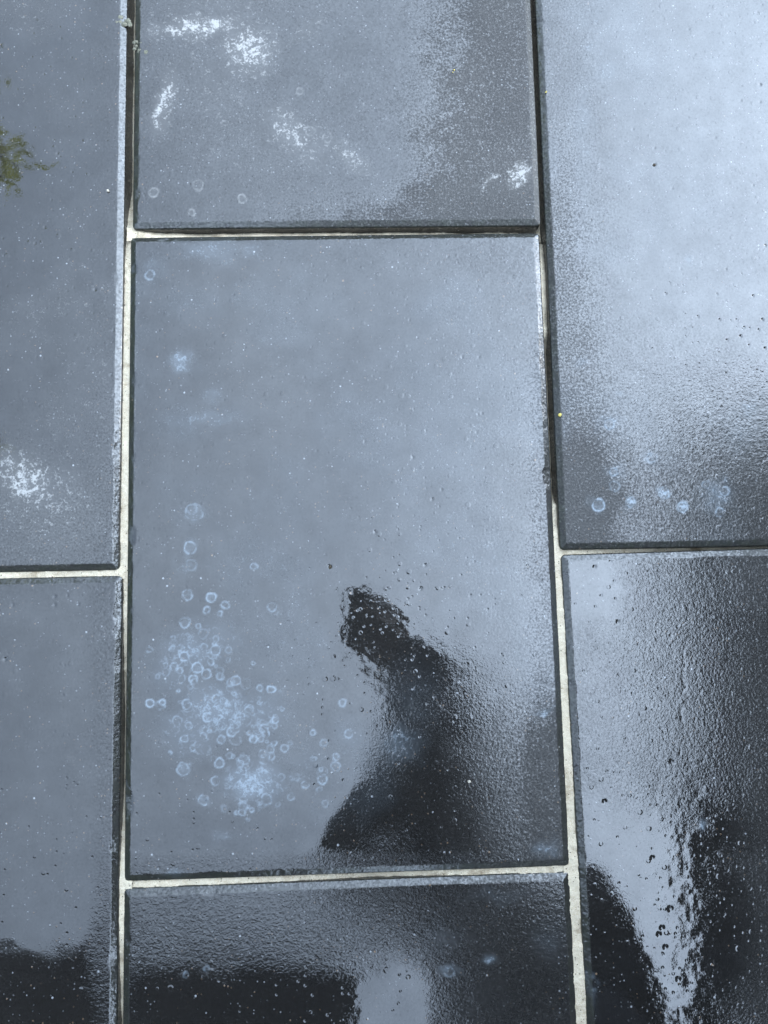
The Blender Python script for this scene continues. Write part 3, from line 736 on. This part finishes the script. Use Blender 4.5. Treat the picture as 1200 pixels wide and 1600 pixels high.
# right hand: four fingers round the back of the phone, thumb on its screen side
for k, (oy, ln) in enumerate(((-.050, .95), (-.070, 1.0), (-.090, .95), (-.108, .8))):
    body.append([rpalm, (.036, oy, 1.072, .0105), (.022, oy + .002, 1.0635, .0088), (.022 - .022 * ln, oy + .004, 1.0605, .0082), (.022 - .040 * ln, oy + .006, 1.0625, .0072)])
body.append([rpalm, (.034, -.075, 1.098, .0115), (.012, -.058, 1.1015, .0095), (-.004, -.045, 1.1005, .008)])
# left hand resting on the thigh
for k, (ox, ln) in enumerate(((-.030, .95), (-.010, 1.0), (.010, .95), (.028, .8))):
    body.append([lpalm, (.19 + ox * .3, -.775 + ox, .752, .0105), (.21 + ox * .2, -.79 + ox * 1.2, .735, .009), (.222, -.80 + ox * 1.3, .712, .0078)])
body.append([lpalm, (.165, -.735, .772, .0115), (.185, -.722, .758, .0095), (.20, -.72, .742, .008)])
skin_mesh('body', [rel(c) for c in body], M['skin'], person)
up = lambda p, k: (p[0], p[1], p[2], p[3] + k)
mixp = lambda a, b, f, r: (a[0] + (b[0] - a[0]) * f, a[1] + (b[1] - a[1]) * f, a[2] + (b[2] - a[2]) * f, r)
skin_mesh('jacket', [rel(c) for c in ([(pelvis[0], pelvis[1], pelvis[2], .17), (waist[0], waist[1], waist[2], .16), (chest[0], chest[1], chest[2], .165), mixp(chest, neckb, .85, .095), mixp(neckb, neck, .8, .085)],
    [(chest[0], chest[1], chest[2], .165), (.12, -.74, 1.0, .13)], [(pelvis[0], pelvis[1], pelvis[2], .17), (.13, -.90, .80, .125)], [(pelvis[0], pelvis[1], pelvis[2], .17), (.55, -.92, .80, .125)],
    [(chest[0], chest[1], chest[2], .165), up(rsh, .028), up(rel_, .026), mixp(rel_, rwr, .92, .043)],
    [(chest[0], chest[1], chest[2], .165), up(lsh, .028), up(lel, .026), mixp(lel, lwr, .92, .045)])], M['cloth'], person)
skin_mesh('trousers', [rel(c) for c in ([(pelvis[0], pelvis[1], pelvis[2] + .02, .155), up(lhip, .022), up(lkn, .022), mixp(lkn, lan, .92, .06)],
    [(pelvis[0], pelvis[1], pelvis[2] + .02, .155), up(rhip, .022), up(rkn, .022), mixp(rkn, ran, .92, .06)])], M['denim'], person)
for a, t in ((lan, lto), (ran, rto)):
    skin_mesh('shoe', [rel([(a[0], a[1] - .045, .048, .044), (a[0], a[1] + .03, .050, .048), (t[0], t[1] + .02, .045, .043), (t[0], t[1] + .075, .036, .032)])], M['shoe'], person)
# head details: face looks down at the phone
fd = Vector((-.06, .16, -.22)).normalized(); hx = Vector((1, .3, 0)).normalized(); hz = hx.cross(fd); hx = fd.cross(hz).normalized()
hc = Vector(skull[:3]) - PB
def head_blob(nm, off, s, mat, par):
    bm = bmesh.new(); bmesh.ops.create_icosphere(bm, subdivisions=3, radius=1.0)
    Rm_ = Matrix((hx, fd, hz)).transposed().to_4x4()
    bmesh.ops.transform(bm, matrix=Matrix.Translation(hc + hx * off[0] + fd * off[1] + hz * off[2]) @ Rm_ @ Matrix.Diagonal((*s, 1)), verts=bm.verts)
    for f in bm.faces: f.smooth = True
    me = bpy.data.meshes.new(nm); bm.to_mesh(me); bm.free(); return link(nm, me, mat, par)
hr = head_blob('hair', (0, -.028, .03), (.094, .098, .112), M['hair'], person)
head_blob('nose', (0, .098, -.02), (.014, .020, .026), M['skin'], person)
for s in (-1, 1):
    head_blob('ear', (s * .090, .0, -.015), (.012, .022, .034), M['skin'], person)
    head_blob('eye', (s * .032, .082, .012), (.014, .012, .010), M['screen'], person)
head_blob('mouth', (0, .088, -.062), (.026, .010, .007), M['dark'], person)

bag = empty('added_bag', (.575, -.88, .70)); bag.rotation_euler.z = .37; tag(bag, 'dark bag shape added to widen the mirrored outline of the leaning person', 'bag')  # bag added as dark mass beside the body in the reflection
box('pouch', (0, 0, .14), (.16, .40, .28), M['cloth'], bag, .045)
box('flap', (.0, 0, .255), (.17, .34, .09), M['cloth'], bag, .03)
bm = bmesh.new(); tube(bm, [(-.02, .12, .27), (-.04, .34, .42), (-.08, .52, .60), (-.16, .50, .62), (-.14, .10, .47), (-.02, -.14, .27)], [.012] * 6, 6)
me = bpy.data.meshes.new('strap'); bm.to_mesh(me); bm.free(); link('strap', me, M['cloth'], bag)

phone = empty('phone', (0, 0, CAM_H)); tag(phone, 'slim dark phone held flat above the slabs, seen only mirrored', 'phone')
phone.matrix_world = Matrix.Translation((0, 0, CAM_H)) @ cam_rot.to_4x4()
box('case', (-.018, -.058, .0105), (.074, .150, .008), M['phone'], phone, .003)
box('screen', (-.018, -.058, .0149), (.070, .145, .0006), M['screen'], phone)
box('lens_plate', (-.010, -.008, .0053), (.034, .036, .0022), M['phone'], phone, .0008)
for a, b in ((0.0, -.0), (-.017, -.014), (0.0, -.018)):
    bm = bmesh.new(); bmesh.ops.create_cone(bm, cap_ends=True, segments=20, radius1=.0062, radius2=.0066, depth=.0012, matrix=Matrix.Translation((a, b, .0036)))
    me = bpy.data.meshes.new('lens'); bm.to_mesh(me); bm.free(); link('lens', me, M['screen'], phone)

# ------------------------------------------------------------------ small bits lying on the slabs
def lump(name, px, py, r, z, mat, label, cat, seed, n=1, group=None, flat=.6):
    gx, gy = to_ground(px, py); R = random.Random(seed); bm = bmesh.new()
    for k in range(n):
        d = r * (1.1 if n > 1 else 0)
        rr = r * (R.uniform(.25, .5) if n > 1 else 1)
        g = bmesh.ops.create_icosphere(bm, subdivisions=2, radius=rr, matrix=Matrix.Translation((R.uniform(-d, d), R.uniform(-d, d), rr * flat * .7)) @ Matrix.Diagonal((R.uniform(.8, 1.2), R.uniform(.7, 1.1), flat, 1)))
        for v in g['verts']: v.co += Vector((R.gauss(0, rr * .14), R.gauss(0, rr * .14), R.gauss(0, rr * .08)))
    me = bpy.data.meshes.new(name); bm.to_mesh(me); bm.free()
    o = link(name, me, mat); o.location = (gx, gy, z); return tag(o, label, cat, group)
lump('moss_tuft', 192, 33, .009, -.004, M['moss'], 'grey crumbly moss tuft on the edge of the top left slab', 'moss', 1, 16)
lump('moss_tuft', 219, 73, .009, -.003, M['moss'], 'pale moss tuft on the left edge of the top middle slab', 'moss', 2, 12)
lump('petal_scrap', 853, 143, .0026, .0012, M['petal'], 'yellow petal scrap beside the upper right joint', 'petal', 3, 3)
lump('petal_scrap', 874, 649, .0028, .0012, M['petal'], 'small yellow petal scrap halfway down the right joint', 'petal', 4)
lump('petal_scrap', 708, 112, .0024, .0012, M['petal'], 'brownish yellow scrap on the dull part of the top slab', 'petal', 5, 2)
lump('grit_grain', 1022, 258, .0021, .0002, M['dark'], 'brown grain sitting in a pore of the bright upper right slab', 'grit', 6)
lump('grit_grain', 733, 1221, .0024, .0003, M['crumb'], 'pale grain in the dark reflection on the middle slab', 'grit', 7)
lump('grit_grain', 169, 299, .0022, .0008, M['crumb'], 'pale grain near the right edge of the top left slab', 'grit', 8)
lump('grit_grain', 516, 886, .0024, .0003, M['dark'], 'dark grain above the mirrored head on the middle slab', 'grit', 9)
